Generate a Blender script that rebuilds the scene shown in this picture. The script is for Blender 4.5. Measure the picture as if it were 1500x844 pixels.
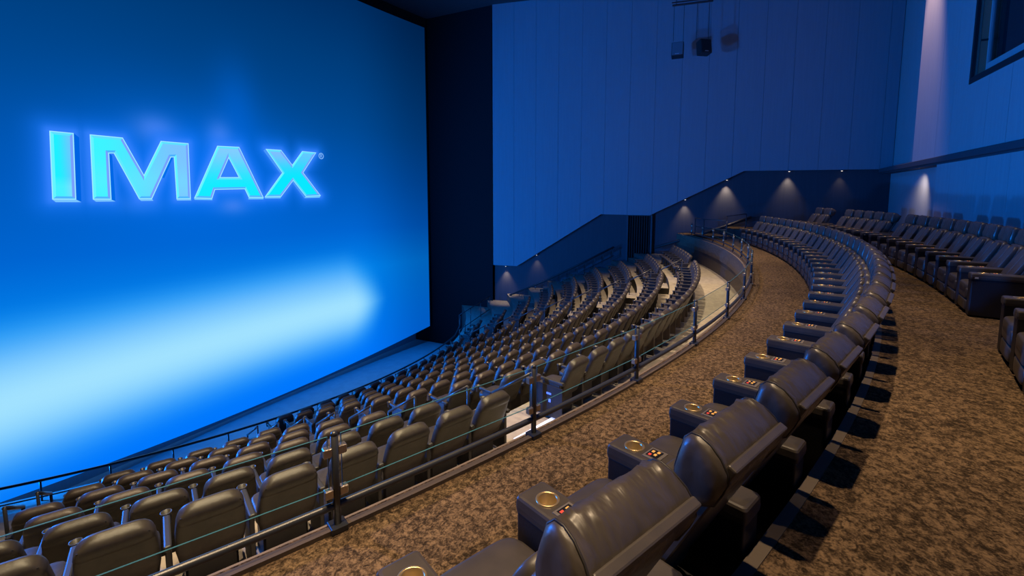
import bpy, bmesh, math, random
from mathutils import Vector, Matrix
random.seed(7)
sc = bpy.context.scene
for o in list(bpy.data.objects): bpy.data.objects.remove(o)
COL = sc.collection
R_ = math.radians

# ------------------------------------------------------------------ camera
# world: X along the rows (towards the far side wall), Y towards the screen, Z up.
# origin = centre of the seating arcs, z = 0 is the floor of the front recliner row
CAM = Vector((-13.6203, -29.3904, 2.2140))
cam_d = bpy.data.cameras.new('camera'); cam = bpy.data.objects.new('camera', cam_d); COL.objects.link(cam)
YAW, PIT = R_(27.6204), R_(5.7925)
fw = Vector((math.cos(YAW)*math.cos(PIT), math.sin(YAW)*math.cos(PIT), -math.sin(PIT)))
cam.location = CAM; cam.rotation_euler = fw.to_track_quat('-Z', 'Y').to_euler()
cam_d.sensor_fit = 'HORIZONTAL'; cam_d.sensor_width = 36.0; cam_d.lens = 36.0*675.0/1500.0
cam_d.shift_y = -0.04545; cam_d.clip_start = 0.05; cam_d.clip_end = 200
sc.camera = cam

# ------------------------------------------------------------------ world, exposure
w = bpy.data.worlds.new('world'); sc.world = w; w.use_nodes = True
w.node_tree.nodes['Background'].inputs[0].default_value = (0.30, 0.36, 0.5, 1)
w.node_tree.nodes['Background'].inputs[1].default_value = 0.0
vs = sc.view_settings; vs.view_transform = 'Standard'; vs.look = 'None'; vs.exposure = 0.0; vs.gamma = 1.0; vs.use_curve_mapping = False

# ------------------------------------------------------------------ house lights (ceiling downlights)
WARM = (1.0, 0.72, 0.44)
def spot(name, loc, target, power, angle, blend=0.6, col=WARM, radius=0.12):
    d = bpy.data.lights.new(name, 'SPOT'); d.energy = power; d.spot_size = R_(angle); d.spot_blend = blend
    d.color = col; d.shadow_soft_size = radius
    o = bpy.data.objects.new(name, d); COL.objects.link(o); o.location = loc
    o.rotation_euler = (Vector(target)-Vector(loc)).to_track_quat('-Z', 'Y').to_euler()
    return o
def pol(R, a, z): return Vector((R*math.sin(R_(a)), -R*math.cos(R_(a)), z))
for a, p in ((-28, 5200), (-19.5, 5200), (-11.5, 4600), (-3, 2300), (5.5, 2300), (14, 4800)):      # ring straight above the front recliner row
    spot('ceiling_downlight', pol(30.5, a, 13.4), pol(30.6, a, 0), p, 44, 0.9)
for a in (-26, -16, -6, 4, 13):                 # ring over the bowl
    spot('ceiling_downlight', pol(25.5, a, 13.4), pol(25.6, a, -2), 7000, 50, 0.9)
# wall washers on the ceiling along the rear wall
spot('wall_washer', (9.9, -34.2, 13.5), (10.2, -35.1, 4.0), 4200, 40, 0.9, (1.0, 0.62, 0.5), 0.1)
# added fill lamps, unseen: boost the screen's blue from the near front corner and ceiling
BLUE = (0.0, 0.20, 1.0)
for z, p in ((-4.0, 10000), (2.0, 12000)):
    spot('blue_flood', (-11.6, -11.0, z), (9.0, -27.0, 2.5), p, 96, 0.6, BLUE, 0.4)
spot('blue_flood', (-11.6, -11.0, 3.0), (-9.0, -29.5, 0.8), 11000, 44, 0.7, BLUE, 0.4)
spot('blue_flood', (2.0, -13.5, 13.3), (2.5, -11.0, -8.0), 14000, 56, 0.7, BLUE, 0.4)
spot('blue_flood', (-3.0, -11.0, 13.3), (4.0, -35.0, 4.0), 5000, 60, 0.8, BLUE, 0.4)

# ------------------------------------------------------------------ materials
MATS = {}
def _new(name):
    m = bpy.data.materials.new(name); m.use_nodes = True; nt = m.node_tree
    return m, nt, nt.nodes['Principled BSDF']
def nd(nt, t, **kw):
    n = nt.nodes.new(t)
    for k, v in kw.items(): setattr(n, k, v)
    return n
def mat(name, col, rough=0.5, metal=0.0, spec=0.5, noise=None, col2=None, bump=0.0, nscale=20.0, coords='Object', stretch=None, emit=None, detail=4.0, bdist=0.01):
    m, nt, b = _new(name)
    b.inputs['Base Color'].default_value = (*col, 1); b.inputs['Roughness'].default_value = rough
    b.inputs['Metallic'].default_value = metal; b.inputs['Specular IOR Level'].default_value = spec
    if emit: b.inputs['Emission Color'].default_value = (*emit[0], 1); b.inputs['Emission Strength'].default_value = emit[1]
    if col2 or bump:
        tc = nd(nt, 'ShaderNodeTexCoord'); src = tc.outputs[coords]
        if stretch:
            mp = nd(nt, 'ShaderNodeMapping'); mp.inputs['Scale'].default_value = stretch
            nt.links.new(src, mp.inputs['Vector']); src = mp.outputs[0]
        nz = nd(nt, 'ShaderNodeTexNoise'); nz.inputs['Scale'].default_value = nscale; nz.inputs['Detail'].default_value = detail
        nt.links.new(src, nz.inputs['Vector'])
        if col2:
            cr = nd(nt, 'ShaderNodeValToRGB'); cr.color_ramp.elements[0].position = 0.38; cr.color_ramp.elements[1].position = 0.62
            cr.color_ramp.elements[0].color = (*col, 1); cr.color_ramp.elements[1].color = (*col2, 1)
            nt.links.new(nz.outputs['Fac'], cr.inputs['Fac']); nt.links.new(cr.outputs['Color'], b.inputs['Base Color'])
        if bump:
            bp = nd(nt, 'ShaderNodeBump'); bp.inputs['Strength'].default_value = bump; bp.inputs['Distance'].default_value = bdist
            nt.links.new(nz.outputs['Fac'], bp.inputs['Height']); nt.links.new(bp.outputs['Normal'], b.inputs['Normal'])
    MATS[name] = m; return m

mat('recliner_leather', (0.054, 0.046, 0.040), 0.40, spec=0.5, bump=0.2, nscale=9, col2=(0.066, 0.055, 0.046))
mat('pillow_leather', (0.052, 0.043, 0.036), 0.37, spec=0.55, bump=0.55, nscale=6, col2=(0.066, 0.054, 0.044), stretch=(2.4, 1, 0.7), detail=2.5, bdist=0.035)
mat('recliner_side', (0.013, 0.012, 0.014), 0.5, spec=0.4, bump=0.1, nscale=60)
mat('seat_vinyl', (0.036, 0.029, 0.0245), 0.44, spec=0.45, bump=0.3, nscale=12, col2=(0.052, 0.042, 0.034))
mat('seat_plastic', (0.030, 0.028, 0.027), 0.5)
mat('piping', (0.022, 0.019, 0.017), 0.5)
mat('brass', (0.55, 0.40, 0.20), 0.30, metal=0.75)
mat('cup_plastic', (0.05, 0.047, 0.046), 0.35)
mat('panel_black', (0.012, 0.011, 0.011), 0.3)
mat('panel_plate', (0.16, 0.14, 0.12), 0.35)
mat('button_amber', (0.8, 0.42, 0.10), 0.4, emit=((1.0, 0.5, 0.12), 0.25))
mat('button_red', (0.7, 0.08, 0.05), 0.4, emit=((1.0, 0.08, 0.05), 0.25))
mat('rail_metal', (0.025, 0.028, 0.034), 0.34, spec=0.6)
mat('clamp_metal', (0.46, 0.40, 0.33), 0.38, metal=1.0, bump=0.3, nscale=80)
mat('curb_trim', (0.11, 0.083, 0.056), 0.5)
mat('fascia_wood', (0.10, 0.075, 0.055), 0.5, col2=(0.145, 0.11, 0.08), nscale=3.0, stretch=(1, 1, 6))
mat('fascia_dark', (0.055, 0.045, 0.04), 0.6, col2=(0.075, 0.06, 0.05), nscale=5.0, stretch=(4, 4, 0.4))
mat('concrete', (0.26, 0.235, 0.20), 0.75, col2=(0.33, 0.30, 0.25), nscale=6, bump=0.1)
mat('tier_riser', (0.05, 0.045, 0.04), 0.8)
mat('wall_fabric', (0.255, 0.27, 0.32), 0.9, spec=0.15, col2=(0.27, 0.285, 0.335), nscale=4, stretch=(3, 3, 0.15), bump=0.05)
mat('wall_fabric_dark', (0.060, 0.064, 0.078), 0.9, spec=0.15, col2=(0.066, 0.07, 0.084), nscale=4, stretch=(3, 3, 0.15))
mat('wall_black', (0.022, 0.024, 0.028), 0.85, spec=0.1)
mat('wall_rear', (0.33, 0.34, 0.37), 0.9, spec=0.15, col2=(0.35, 0.36, 0.39), nscale=4, stretch=(3, 3, 0.15), bump=0.06)
mat('ceiling_paint', (0.05, 0.052, 0.06), 0.9)
mat('wall_trim', (0.05, 0.06, 0.075), 0.7)
mat('trim_dark', (0.012, 0.014, 0.018), 0.6)
mat('pit_floor', (0.34, 0.35, 0.37), 0.85, col2=(0.38, 0.39, 0.41), nscale=3)
mat('curtain_cloth', (0.016, 0.013, 0.014), 0.85)
mat('speaker_body', (0.02, 0.02, 0.023), 0.5)
mat('speaker_grey', (0.16, 0.18, 0.22), 0.5)
mat('badge', (0.6, 0.65, 0.7), 0.3, metal=0.6)
mat('plaque', (0.55, 0.52, 0.46), 0.4)
mat('lamp_lens', (0.9, 0.85, 0.75), 0.3, emit=((1.0, 0.82, 0.6), 2.0))
mat('led_white', (0.8, 0.85, 1.0), 0.3, emit=((0.62, 0.66, 1.0), 1.0))
mat('led_blue', (0.2, 0.3, 1.0), 0.3, emit=((0.12, 0.28, 1.0), 0.6))
mat('glass_edge', (0.045, 0.14, 0.17), 0.25, spec=0.6)
mat('room_brick', (0.36, 0.15, 0.10), 0.8)
mat('room_dark', (0.02, 0.022, 0.03), 0.6)
mat('nosing', (0.11, 0.085, 0.06), 0.6)
mat('wall_side_black', (0.012, 0.013, 0.016), 0.9, spec=0.1)

def glass_mat(name, tint, ior=1.45):
    m = bpy.data.materials.new(name); m.use_nodes = True; nt = m.node_tree; nt.nodes.clear()
    out = nd(nt, 'ShaderNodeOutputMaterial'); mix = nd(nt, 'ShaderNodeMixShader'); fr = nd(nt, 'ShaderNodeFresnel')
    fr.inputs['IOR'].default_value = ior
    tr = nd(nt, 'ShaderNodeBsdfTransparent'); tr.inputs[0].default_value = (*tint, 1)
    gl = nd(nt, 'ShaderNodeBsdfGlossy'); gl.inputs['Roughness'].default_value = 0.02
    ge = nd(nt, 'ShaderNodeNewGeometry'); mm = nd(nt, 'ShaderNodeMath', operation='MULTIPLY_ADD'); mm.inputs[1].default_value = -1.0; mm.inputs[2].default_value = 1.0
    m2 = nd(nt, 'ShaderNodeMath', operation='MULTIPLY'); nt.links.new(ge.outputs['Backfacing'], mm.inputs[0]); nt.links.new(mm.outputs[0], m2.inputs[0]); nt.links.new(fr.outputs[0], m2.inputs[1])
    nt.links.new(m2.outputs[0], mix.inputs[0]); nt.links.new(tr.outputs[0], mix.inputs[1]); nt.links.new(gl.outputs[0], mix.inputs[2])
    nt.links.new(mix.outputs[0], out.inputs[0]); MATS[name] = m
glass_mat('rail_glass', (0.93, 0.97, 0.96), 1.35)
glass_mat('booth_glass', (0.75, 0.8, 0.85), 1.5)

def carpet():
    m, nt, b = _new('carpet'); MATS['carpet'] = m
    tc = nd(nt, 'ShaderNodeTexCoord')
    n1 = nd(nt, 'ShaderNodeTexNoise'); n1.inputs['Scale'].default_value = 21.0; n1.inputs['Detail'].default_value = 8; n1.inputs['Roughness'].default_value = 0.72
    n1.inputs['Distortion'].default_value = 0.6
    n2 = nd(nt, 'ShaderNodeTexNoise'); n2.inputs['Scale'].default_value = 75.0; n2.inputs['Detail'].default_value = 3
    n3 = nd(nt, 'ShaderNodeTexNoise'); n3.inputs['Scale'].default_value = 2.5
    for n in (n1, n2, n3): nt.links.new(tc.outputs['Object'], n.inputs['Vector'])
    add = nd(nt, 'ShaderNodeMath', operation='MULTIPLY_ADD'); nt.links.new(n2.outputs['Fac'], add.inputs[0]); add.inputs[1].default_value = 0.35
    nt.links.new(n1.outputs['Fac'], add.inputs[2])
    add2 = nd(nt, 'ShaderNodeMath', operation='MULTIPLY_ADD'); nt.links.new(n3.outputs['Fac'], add2.inputs[0]); add2.inputs[1].default_value = 0.12
    nt.links.new(add.outputs[0], add2.inputs[2])
    cr = nd(nt, 'ShaderNodeValToRGB'); e = cr.color_ramp.elements
    e[0].position = 0.615; e[0].color = (0.022, 0.015, 0.009, 1)
    e[1].position = 0.86; e[1].color = (0.190, 0.124, 0.070, 1)
    k = e.new(0.70); k.color = (0.058, 0.038, 0.022, 1)
    k = e.new(0.77); k.color = (0.112, 0.074, 0.043, 1)
    nt.links.new(add2.outputs[0], cr.inputs['Fac']); nt.links.new(cr.outputs['Color'], b.inputs['Base Color'])
    b.inputs['Roughness'].default_value = 0.95; b.inputs['Specular IOR Level'].default_value = 0.1
    bp = nd(nt, 'ShaderNodeBump'); bp.inputs['Strength'].default_value = 0.35; bp.inputs['Distance'].default_value = 0.01
    nt.links.new(n2.outputs['Fac'], bp.inputs['Height']); nt.links.new(bp.outputs['Normal'], b.inputs['Normal'])
carpet()

def picture_mat():
    m = bpy.data.materials.new('screen_picture'); m.use_nodes = True; nt = m.node_tree; nt.nodes.clear()
    out = nd(nt, 'ShaderNodeOutputMaterial'); em = nd(nt, 'ShaderNodeEmission'); at = nd(nt, 'ShaderNodeAttribute'); at.attribute_name = 'picture'
    nt.links.new(at.outputs['Color'], em.inputs[0]); nt.links.new(em.outputs[0], out.inputs[0]); MATS['screen_picture'] = m
picture_mat()

# ------------------------------------------------------------------ mesh helpers
def obj(name, bm, material, parent=None, smooth=False, mats=None):
    me = bpy.data.meshes.new(name)
    bmesh.ops.recalc_face_normals(bm, faces=bm.faces[:])
    bm.to_mesh(me); bm.free()
    for mm in (mats or [material]): me.materials.append(MATS[mm])
    if smooth:
        for p in me.polygons: p.use_smooth = True
    o = bpy.data.objects.new(name, me); COL.objects.link(o)
    if parent: o.parent = parent
    return o
def tag(o, label, cat=None, group=None, kind=None):
    o['label'] = label
    if cat: o['category'] = cat
    if group: o['group'] = group
    if kind: o['kind'] = kind
    return o
def empty(name, loc=(0, 0, 0), rz=0.0):
    o = bpy.data.objects.new(name, None); COL.objects.link(o); o.location = loc; o.rotation_euler = (0, 0, rz); o.empty_display_size = 0.1
    return o
def copy_tree(o, parent=None):
    c = o.copy(); COL.objects.link(c); c.parent = parent
    for ch in list(o.children): copy_tree(ch, c)
    return c
def struct(name, bm, material, label=None, parent=None, smooth=False):
    o = obj(name, bm, material, parent, smooth)
    if not parent: o['kind'] = 'structure'
    if label: o['label'] = label
    return o
def B(): return bmesh.new()
def add_box(bm, x0, x1, y0, y1, z0, z1, bev=0.0, seg=2, mi=0, M=None):
    g = bmesh.ops.create_cube(bm, size=1.0)
    vs_ = g['verts']
    for v in vs_: v.co = Vector((x0+(v.co.x+.5)*(x1-x0), y0+(v.co.y+.5)*(y1-y0), z0+(v.co.z+.5)*(z1-z0)))
    fs = set(f for v in vs_ for f in v.link_faces)
    if bev > 0:
        es = set(e for v in vs_ for e in v.link_edges)
        r = bmesh.ops.bevel(bm, geom=list(es), offset=bev, segments=seg, affect='EDGES', profile=0.5)
        vs_ = list(set(v for f in r['faces'] for v in f.verts)); fs = set(f for v in vs_ for f in v.link_faces)
        vs_ = list(set(v for f in fs for v in f.verts))
    for f in fs: f.material_index = mi
    if M is not None:
        for v in vs_: v.co = M @ v.co
    return vs_
def loft(bm, secs, N=20, n=4.0, cap=True, mi=0):
    # secs: (centre, half_u, half_v, U, V, exponent): superellipse rings joined
    rings = []
    for s in secs:
        c, hu, hv, U, V = s[:5]; ex = s[5] if len(s) > 5 else n
        ring = []
        for k in range(N):
            t = 2*math.pi*(k+0.5)/N; ct, st = math.cos(t), math.sin(t)
            u = math.copysign(abs(ct)**(2/ex), ct)*hu; v = math.copysign(abs(st)**(2/ex), st)*hv
            ring.append(bm.verts.new(Vector(c)+Vector(U)*u+Vector(V)*v))
        rings.append(ring)
    for a, b in zip(rings[:-1], rings[1:]):
        for k in range(N):
            f = bm.faces.new((a[k], a[(k+1) % N], b[(k+1) % N], b[k])); f.material_index = mi
    if cap:
        bm.faces.new(rings[0]).material_index = mi; bm.faces.new(rings[-1][::-1]).material_index = mi
    return rings
def tube(bm, pts, r, N=8, closed=False, cap=True):
    pts = [Vector(p) for p in pts]; rings = []
    n = len(pts)
    for i, p in enumerate(pts):
        if closed: d = (pts[(i+1) % n]-pts[i-1])
        elif i == 0: d = pts[1]-p
        elif i == n-1: d = p-pts[-2]
        else: d = (pts[i+1]-p).normalized()+(p-pts[i-1]).normalized()
        d.normalize()
        up = Vector((0, 0, 1)) if abs(d.z) < 0.95 else Vector((1, 0, 0))
        u = d.cross(up).normalized(); v = u.cross(d).normalized()
        rings.append([bm.verts.new(p+u*math.cos(2*math.pi*k/N)*r+v*math.sin(2*math.pi*k/N)*r) for k in range(N)])
    rng = range(n) if closed else range(n-1)
    for i in rng:
        a, b = rings[i], rings[(i+1) % n]
        for k in range(N): bm.faces.new((a[k], a[(k+1) % N], b[(k+1) % N], b[k]))
    if cap and not closed: bm.faces.new(rings[0]); bm.faces.new(rings[-1][::-1])
def prism(bm, poly, to3, d0, d1):
    # extrude a 2-D polygon between depths d0 and d1; to3(u, v, d) -> Vector
    a = [bm.verts.new(to3(u, v, d0)) for u, v in poly]; b = [bm.verts.new(to3(u, v, d1)) for u, v in poly]
    n = len(poly)
    bm.faces.new(a[::-1]); bm.faces.new(b)
    for i in range(n): bm.faces.new((a[i], a[(i+1) % n], b[(i+1) % n], b[i]))
def sector(bm, r0f, r1f, a0, a1, z0, z1, n, side=0):
    rows = []
    for i in range(n+1):
        a = a0+(a1-a0)*i/n; r0, r1 = r0f(a), r1f(a)
        rows.append([bm.verts.new(pol(r0, a, z1)), bm.verts.new(pol(r1, a, z1)), bm.verts.new(pol(r1, a, z0)), bm.verts.new(pol(r0, a, z0))])
    for p, q in zip(rows[:-1], rows[1:]):
        for k in range(4): bm.faces.new((p[k], p[(k+1) % 4], q[(k+1) % 4], q[k])).material_index = 0 if k == 0 else side
    bm.faces.new(rows[0]).material_index = side; bm.faces.new(rows[-1][::-1]).material_index = side
const = lambda r: (lambda a: r)

# ------------------------------------------------------------------ room shell
SPL = 0.21                    # side walls splay: x + 0.21 y = 8.915 (panel face)
CF = 8.915; SET = 0.30        # lower wall set back behind the panels
CEIL = 13.8; YR = -35.58; PIT_Z = -8.2
NN = math.hypot(1, SPL)
def xf(y, off=0.0): return CF+off*NN-SPL*y          # far wall x at y
def xl(y, off=0.0): return -10.7-off*NN+SPL*y       # near (left) wall x at y
def rwall(a):
    s, c = math.sin(R_(a)), math.cos(R_(a)); r = -YR/c if c > 0.05 else 99
    k = s-SPL*c
    if k > 1e-3: r = min(r, (CF+SET*NN)/k)
    k = -s-SPL*c
    if k > 1e-3: r = min(r, (10.7+SET*NN)/k)
    return r
def arange_for(r0):
    lo, hi = -60.0, 60.0
    while rwall(hi) < r0+0.02: hi -= 0.25
    while rwall(lo) < r0+0.02: lo += 0.25
    return lo, hi
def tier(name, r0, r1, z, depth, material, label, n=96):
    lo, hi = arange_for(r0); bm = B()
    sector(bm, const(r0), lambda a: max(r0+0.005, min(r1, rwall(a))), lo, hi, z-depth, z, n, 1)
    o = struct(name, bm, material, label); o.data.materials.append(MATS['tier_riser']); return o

ROWR = lambda i: 28.05-(9-i)*1.2144
ROWZ = lambda i: -1.27-(9-i)*0.489
STEP = 0.41
tier('floor_recliner', 29.36, 31.52, 0.0, 0.45, 'carpet', 'brown mottled carpet in front of the first recliner row')
tier('floor_rear', 31.50, 60.0, STEP, 0.6, 'carpet', 'brown mottled carpet of the raised rear walkway')
tier('floor_cross_aisle', 27.06, 29.40, ROWZ(9), 0.5, 'concrete', 'pale floor under the highest bowl row and its cross aisle')
TIER = {9: bpy.data.objects['floor_cross_aisle']}
for i in range(1, 9):
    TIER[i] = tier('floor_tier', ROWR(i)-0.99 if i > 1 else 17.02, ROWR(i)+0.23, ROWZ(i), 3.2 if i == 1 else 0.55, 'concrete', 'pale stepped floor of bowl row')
# platform fascia below the glass railing: upper board and lower board
lo, hi = arange_for(29.4)
bm = B(); sector(bm, const(29.30), const(29.37), lo, hi, -0.62, -0.03, 96); struct('wall_fascia_upper', bm, 'fascia_wood', 'brown curved board facing below the glass railing')
bm = B(); sector(bm, const(29.345), const(29.40), lo, hi, ROWZ(9), -0.62, 96); struct('wall_fascia_lower', bm, 'fascia_dark', 'dark brown curved lower facing above the cross aisle')
# nosing strips of the rear step
bm = B(); lo2, hi2 = arange_for(31.5); sector(bm, const(31.495), const(31.56), max(lo2, -27), min(hi2, 24), STEP-0.03, STEP+0.006, 110); struct('trim_1', bm, 'nosing', 'metal nosing along the step behind the recliners')
# pit floor, ceiling
bm = B()
prism(bm, [(xl(-19, 2), -19), (xf(-19, 2), -19), (xf(-6, 2), -6), (xl(-6, 2), -6)], lambda u, v, d: Vector((u, v, d)), PIT_Z-0.2, PIT_Z)
struct('floor_pit', bm, 'pit_floor', 'blue-lit floor in front of the screen')
bm = B()
prism(bm, [(xl(YR-1, 2), YR-1), (xf(YR-1, 2), YR-1), (xf(-6, 3), -6), (xl(-6, 3), -6)], lambda u, v, d: Vector((u, v, d)), CEIL, CEIL+0.3)
struct('ceiling', bm, 'ceiling_paint', 'dark ceiling above the screen')

def far3(off):                 # (y, z, depth) -> point on the far wall, depth measured into the room
    return lambda u, v, d: Vector((xf(u, off-d), u, v))
# lower (recessed) far wall
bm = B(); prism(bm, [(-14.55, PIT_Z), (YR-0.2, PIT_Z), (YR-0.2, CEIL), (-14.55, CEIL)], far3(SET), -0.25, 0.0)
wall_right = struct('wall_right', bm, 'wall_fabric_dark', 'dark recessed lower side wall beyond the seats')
PROF = [(-14.62, -2.31), (-16.17, -2.32), (-21.27, 1.05), (-24.04, 1.02), (-28.83, 3.52), (-35.58, 3.52)]
def prof(y):
    for (ya, za), (yb, zb) in zip(PROF[:-1], PROF[1:]):
        if yb <= y <= ya: return za+(zb-za)*(y-ya)/(yb-ya)
    return PROF[-1][1]
y = -14.62; PW = 1.36
while y > -35.3:
    y2 = max(y-PW, -35.56)
    g = 0.006
    bot = [(y-g, prof(y-g))]+[(p, q) for p, q in PROF if y2+g < p < y-g]+[(y2+g, prof(y2+g))]
    poly = bot+[(y2+g, CEIL), (y-g, CEIL)]
    bm = B(); prism(bm, poly, far3(0), -0.29, random.uniform(-0.004, 0.004))
    o = obj('wall_panel', bm, 'wall_fabric', wall_right)
    y = y2
# dark return wall between side wall panels and screen
bm = B(); prism(bm, [(12.04, -14.55), (12.4, -14.3), (12.3, -7.0), (11.95, -7.0)], lambda u, v, d: Vector((u, v, d)), PIT_Z, CEIL)
struct('wall_screen_side', bm, 'wall_side_black', 'near-black wall strip beside the screen')
# near (left) wall, front wall behind the screen, rear wall
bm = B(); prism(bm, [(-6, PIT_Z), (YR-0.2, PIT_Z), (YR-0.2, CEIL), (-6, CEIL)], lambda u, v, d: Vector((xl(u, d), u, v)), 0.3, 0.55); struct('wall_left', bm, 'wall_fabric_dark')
bm = B(); add_box(bm, -16, 14.5, -6.9, -6.6, PIT_Z, CEIL); struct('wall_front', bm, 'wall_black', 'black wall framing the screen')
bm = B(); add_box(bm, -19.5, xf(YR)+0.6, YR-0.3, YR, -2, CEIL); wall_rear = struct('wall_rear', bm, 'wall_rear', 'blue-lit rear wall behind the recliners')
# base wall set back below the screen
bm = B(); add_box(bm, -12.6, 11.9, -8.2, -8.0, PIT_Z, -7.0); struct('wall_screen_base', bm, 'wall_fabric', 'low dark wall below the screen')

# rear wall panels (0.5 m proud of the wall) around the booth window
PRO = 0.5; KR = (29.39+YR+PRO)/(29.39+YR)
def qx(x): return CAM.x+(x-CAM.x)*KR
def qz(z): return CAM.z+(z-CAM.z)*KR
yp = YR+PRO
WX0, WX1, WZ0, WZ1 = 0.6, qx(7.41), qz(6.0), 8.6
def rpanel(x0, x1, z0, z1, yy=yp):
    bm = B(); add_box(bm, x0+0.004, x1-0.004, YR, yy+random.uniform(-0.003, 0.003), z0, z1); return obj('wall_panel', bm, 'wall_rear', wall_rear)
LZ = qz(3.68)
x = qx(13.2); e2 = [x]
while x > -9: x -= (e2[0]-WX1)/4; e2.append(x)
for xb, xa in zip(e2[:-1], e2[1:]):
    if xb <= WX1+0.01 and xa >= WX0-1.3:
        rpanel(xa, xb, LZ, WZ0); rpanel(xa, xb, WZ1, CEIL)
        if xa < WX0: rpanel(xa, max(xa+0.05, WX0), WZ0, WZ1)
    else: rpanel(xa, xb, LZ, CEIL)
x = qx(10.1); e3 = [x]
while x > -8: x -= 1.35; e3.append(x)
for xb, xa in zip(e3[:-1], e3[1:]): rpanel(xa, xb, STEP, LZ-0.24, yp-0.04)
bm = B(); add_box(bm, -10, xf(YR)-0.02, YR, yp+0.08, LZ-0.22, LZ-0.02, 0.02); add_box(bm, -10, xf(YR)-0.02, YR, yp-0.02, LZ-0.28, LZ-0.22)
struct('trim_2', bm, 'wall_trim', 'dark projecting ledge across the rear wall')
# booth window: deep brown reveal, pale inner frame, dark glass
win = empty('window_1', ((WX0+WX1)/2, yp, WZ0)); win['kind'] = 'structure'; win['label'] = 'projection booth window with dark frame in the rear wall'
def wpart(name, material, x0, x1, y0, y1, z0, z1, bev=0.0, parent=win):
    bm = B(); cx, cy, cz = win.location
    add_box(bm, x0-cx, x1-cx, y0-cy, y1-cy, z0-cz, z1-cz, bev); return obj(name, bm, material, parent)
DG = 0.30                      # depth of the glass behind the panel face
wpart('window_frame', 'trim_dark', WX1-0.10, WX1+0.03, yp-0.04, yp+0.03, WZ0-0.10, WZ1); wpart('window_frame', 'trim_dark', WX0, WX0+0.12, yp-0.04, yp+0.03, WZ0, WZ1)
wpart('window_frame', 'trim_dark', WX0, WX1+0.03, yp-0.04, yp+0.032, WZ0-0.12, WZ0+0.05); wpart('window_frame', 'trim_dark', WX0, WX1+0.03, yp-0.04, yp+0.032, WZ1-0.05, WZ1+0.1)
wpart('reveal_strip', 'panel_plate', WX1-0.09, WX1-0.03, yp-0.11, yp-0.04, WZ0+0.05, WZ1-0.05)
wpart('reveal', 'room_brick', WX1-0.09, WX1-0.02, yp-DG, yp-0.12, WZ0+0.05, WZ1-0.05)
wpart('reveal_bar', 'trim_dark', WX1-0.10, WX1-0.08, yp-DG, yp-0.12, WZ0+1.10, WZ0+1.16)
wpart('inner_frame', 'wall_rear', WX1-0.17, WX1-0.09, yp-DG-0.06, yp-DG+0.02, WZ0+0.05, WZ1-0.05)
wpart('inner_frame', 'wall_rear', WX0+0.1, WX1-0.17, yp-DG-0.06, yp-DG+0.02, WZ0+0.05, WZ0+0.42)
wpart('booth_interior', 'room_dark', WX0+0.1, WX1-0.17, YR+0.01, YR+0.03, WZ0+0.42, WZ1-0.05)
wpart('pane', 'booth_glass', WX0+0.1, WX1-0.17, yp-DG-0.03, yp-DG-0.02, WZ0+0.42, WZ1-0.05)

# doorway with pleated curtain in the far wall
door = empty('door_1', (xf(-23.45, SET), -23.45, ROWZ(8))); door['kind'] = 'structure'; door['label'] = 'tall doorway in the far side wall'
da_ = math.atan2(-SPL, 1.0)   # wall direction
def wall_loc(yy, z, d=0.0): return Vector((xf(yy, SET-d), yy, z))-door.location
for yy in (-22.78, -24.12):
    bm = B(); prism(bm, [(yy-0.05, 0), (yy+0.05, 0), (yy+0.05, 2.78), (yy-0.05, 2.78)], lambda u, v, d: Vector((xf(u, SET-d), u, v+ROWZ(8)))-door.location, 0.0, 0.22); obj('jamb', bm, 'wall_trim', door)
bm = B(); prism(bm, [(-24.17, 2.74), (-22.73, 2.74), (-22.73, 2.8), (-24.17, 2.8)], lambda u, v, d: Vector((xf(u, SET-d), u, v+ROWZ(8)))-door.location, 0.0, 0.2); obj('head_jamb', bm, 'wall_trim', door)
cur = empty('curtain', (xf(-23.45, SET-0.1), -23.45, ROWZ(8))); tag(cur, 'black pleated curtain hanging across the doorway in the far side wall', 'curtain')
NP = 9
for k in range(NP):
    ya = -22.86-k*(1.2/NP); yb = ya-1.2/NP; bm = B()
    rings = []
    for j, z in enumerate((0.03, 0.9, 1.8, 2.72)):
        rings.append([bm.verts.new(Vector((xf(ya+(yb-ya)*t, SET-0.04-0.13*math.sin(math.pi*t)*(1-0.12*j)), ya+(yb-ya)*t, z+ROWZ(8)))-cur.location) for t in (0, .17, .33, .5, .67, .83, 1)])
    for a, b in zip(rings[:-1], rings[1:]):
        for q in range(6): bm.faces.new((a[q], a[q+1], b[q+1], b[q]))
    obj('pleat', bm, 'curtain_cloth', cur, smooth=True)

# ------------------------------------------------------------------ screen
def ys(x): return -8.6-0.95*(x/11.78)**2
def zb(x): return 0.007*x*x-0.006*x-7.896
ZT = 13.2; SX0, SX1 = -12.55, 11.80
I_ = [(-7.06, 4.29), (-6.43, 4.29), (-6.53, 2.05), (-7.16, 2.06)]
M_ = [(-5.99, 4.3), (-5.01, 4.3), (-4.42, 2.97), (-3.75, 4.31), (-2.72, 4.32), (-2.78, 2.04), (-3.33, 2.04), (-3.32, 3.71), (-3.42, 3.7), (-4.21, 2.05), (-4.65, 2.05), (-5.33, 3.7), (-5.47, 3.69), (-5.52, 2.04), (-6.07, 2.05)]
A_ = [(-1.55, 4.33), (-0.57, 4.37), (0.48, 2.07), (-0.26, 2.08), (-0.43, 2.47), (-1.76, 2.43), (-1.91, 2.04), (-2.65, 2.07)]
AH = [(-1.08, 3.83), (-0.68, 3.01), (-1.5, 2.98)]
X_ = [(0.71, 4.39), (1.52, 4.41), (2.09, 3.72), (2.69, 4.45), (3.53, 4.44), (2.7, 3.35), (3.7, 2.16), (2.78, 2.12), (2.1, 2.92), (1.4, 2.12), (0.53, 2.11), (1.51, 3.3)]
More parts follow.
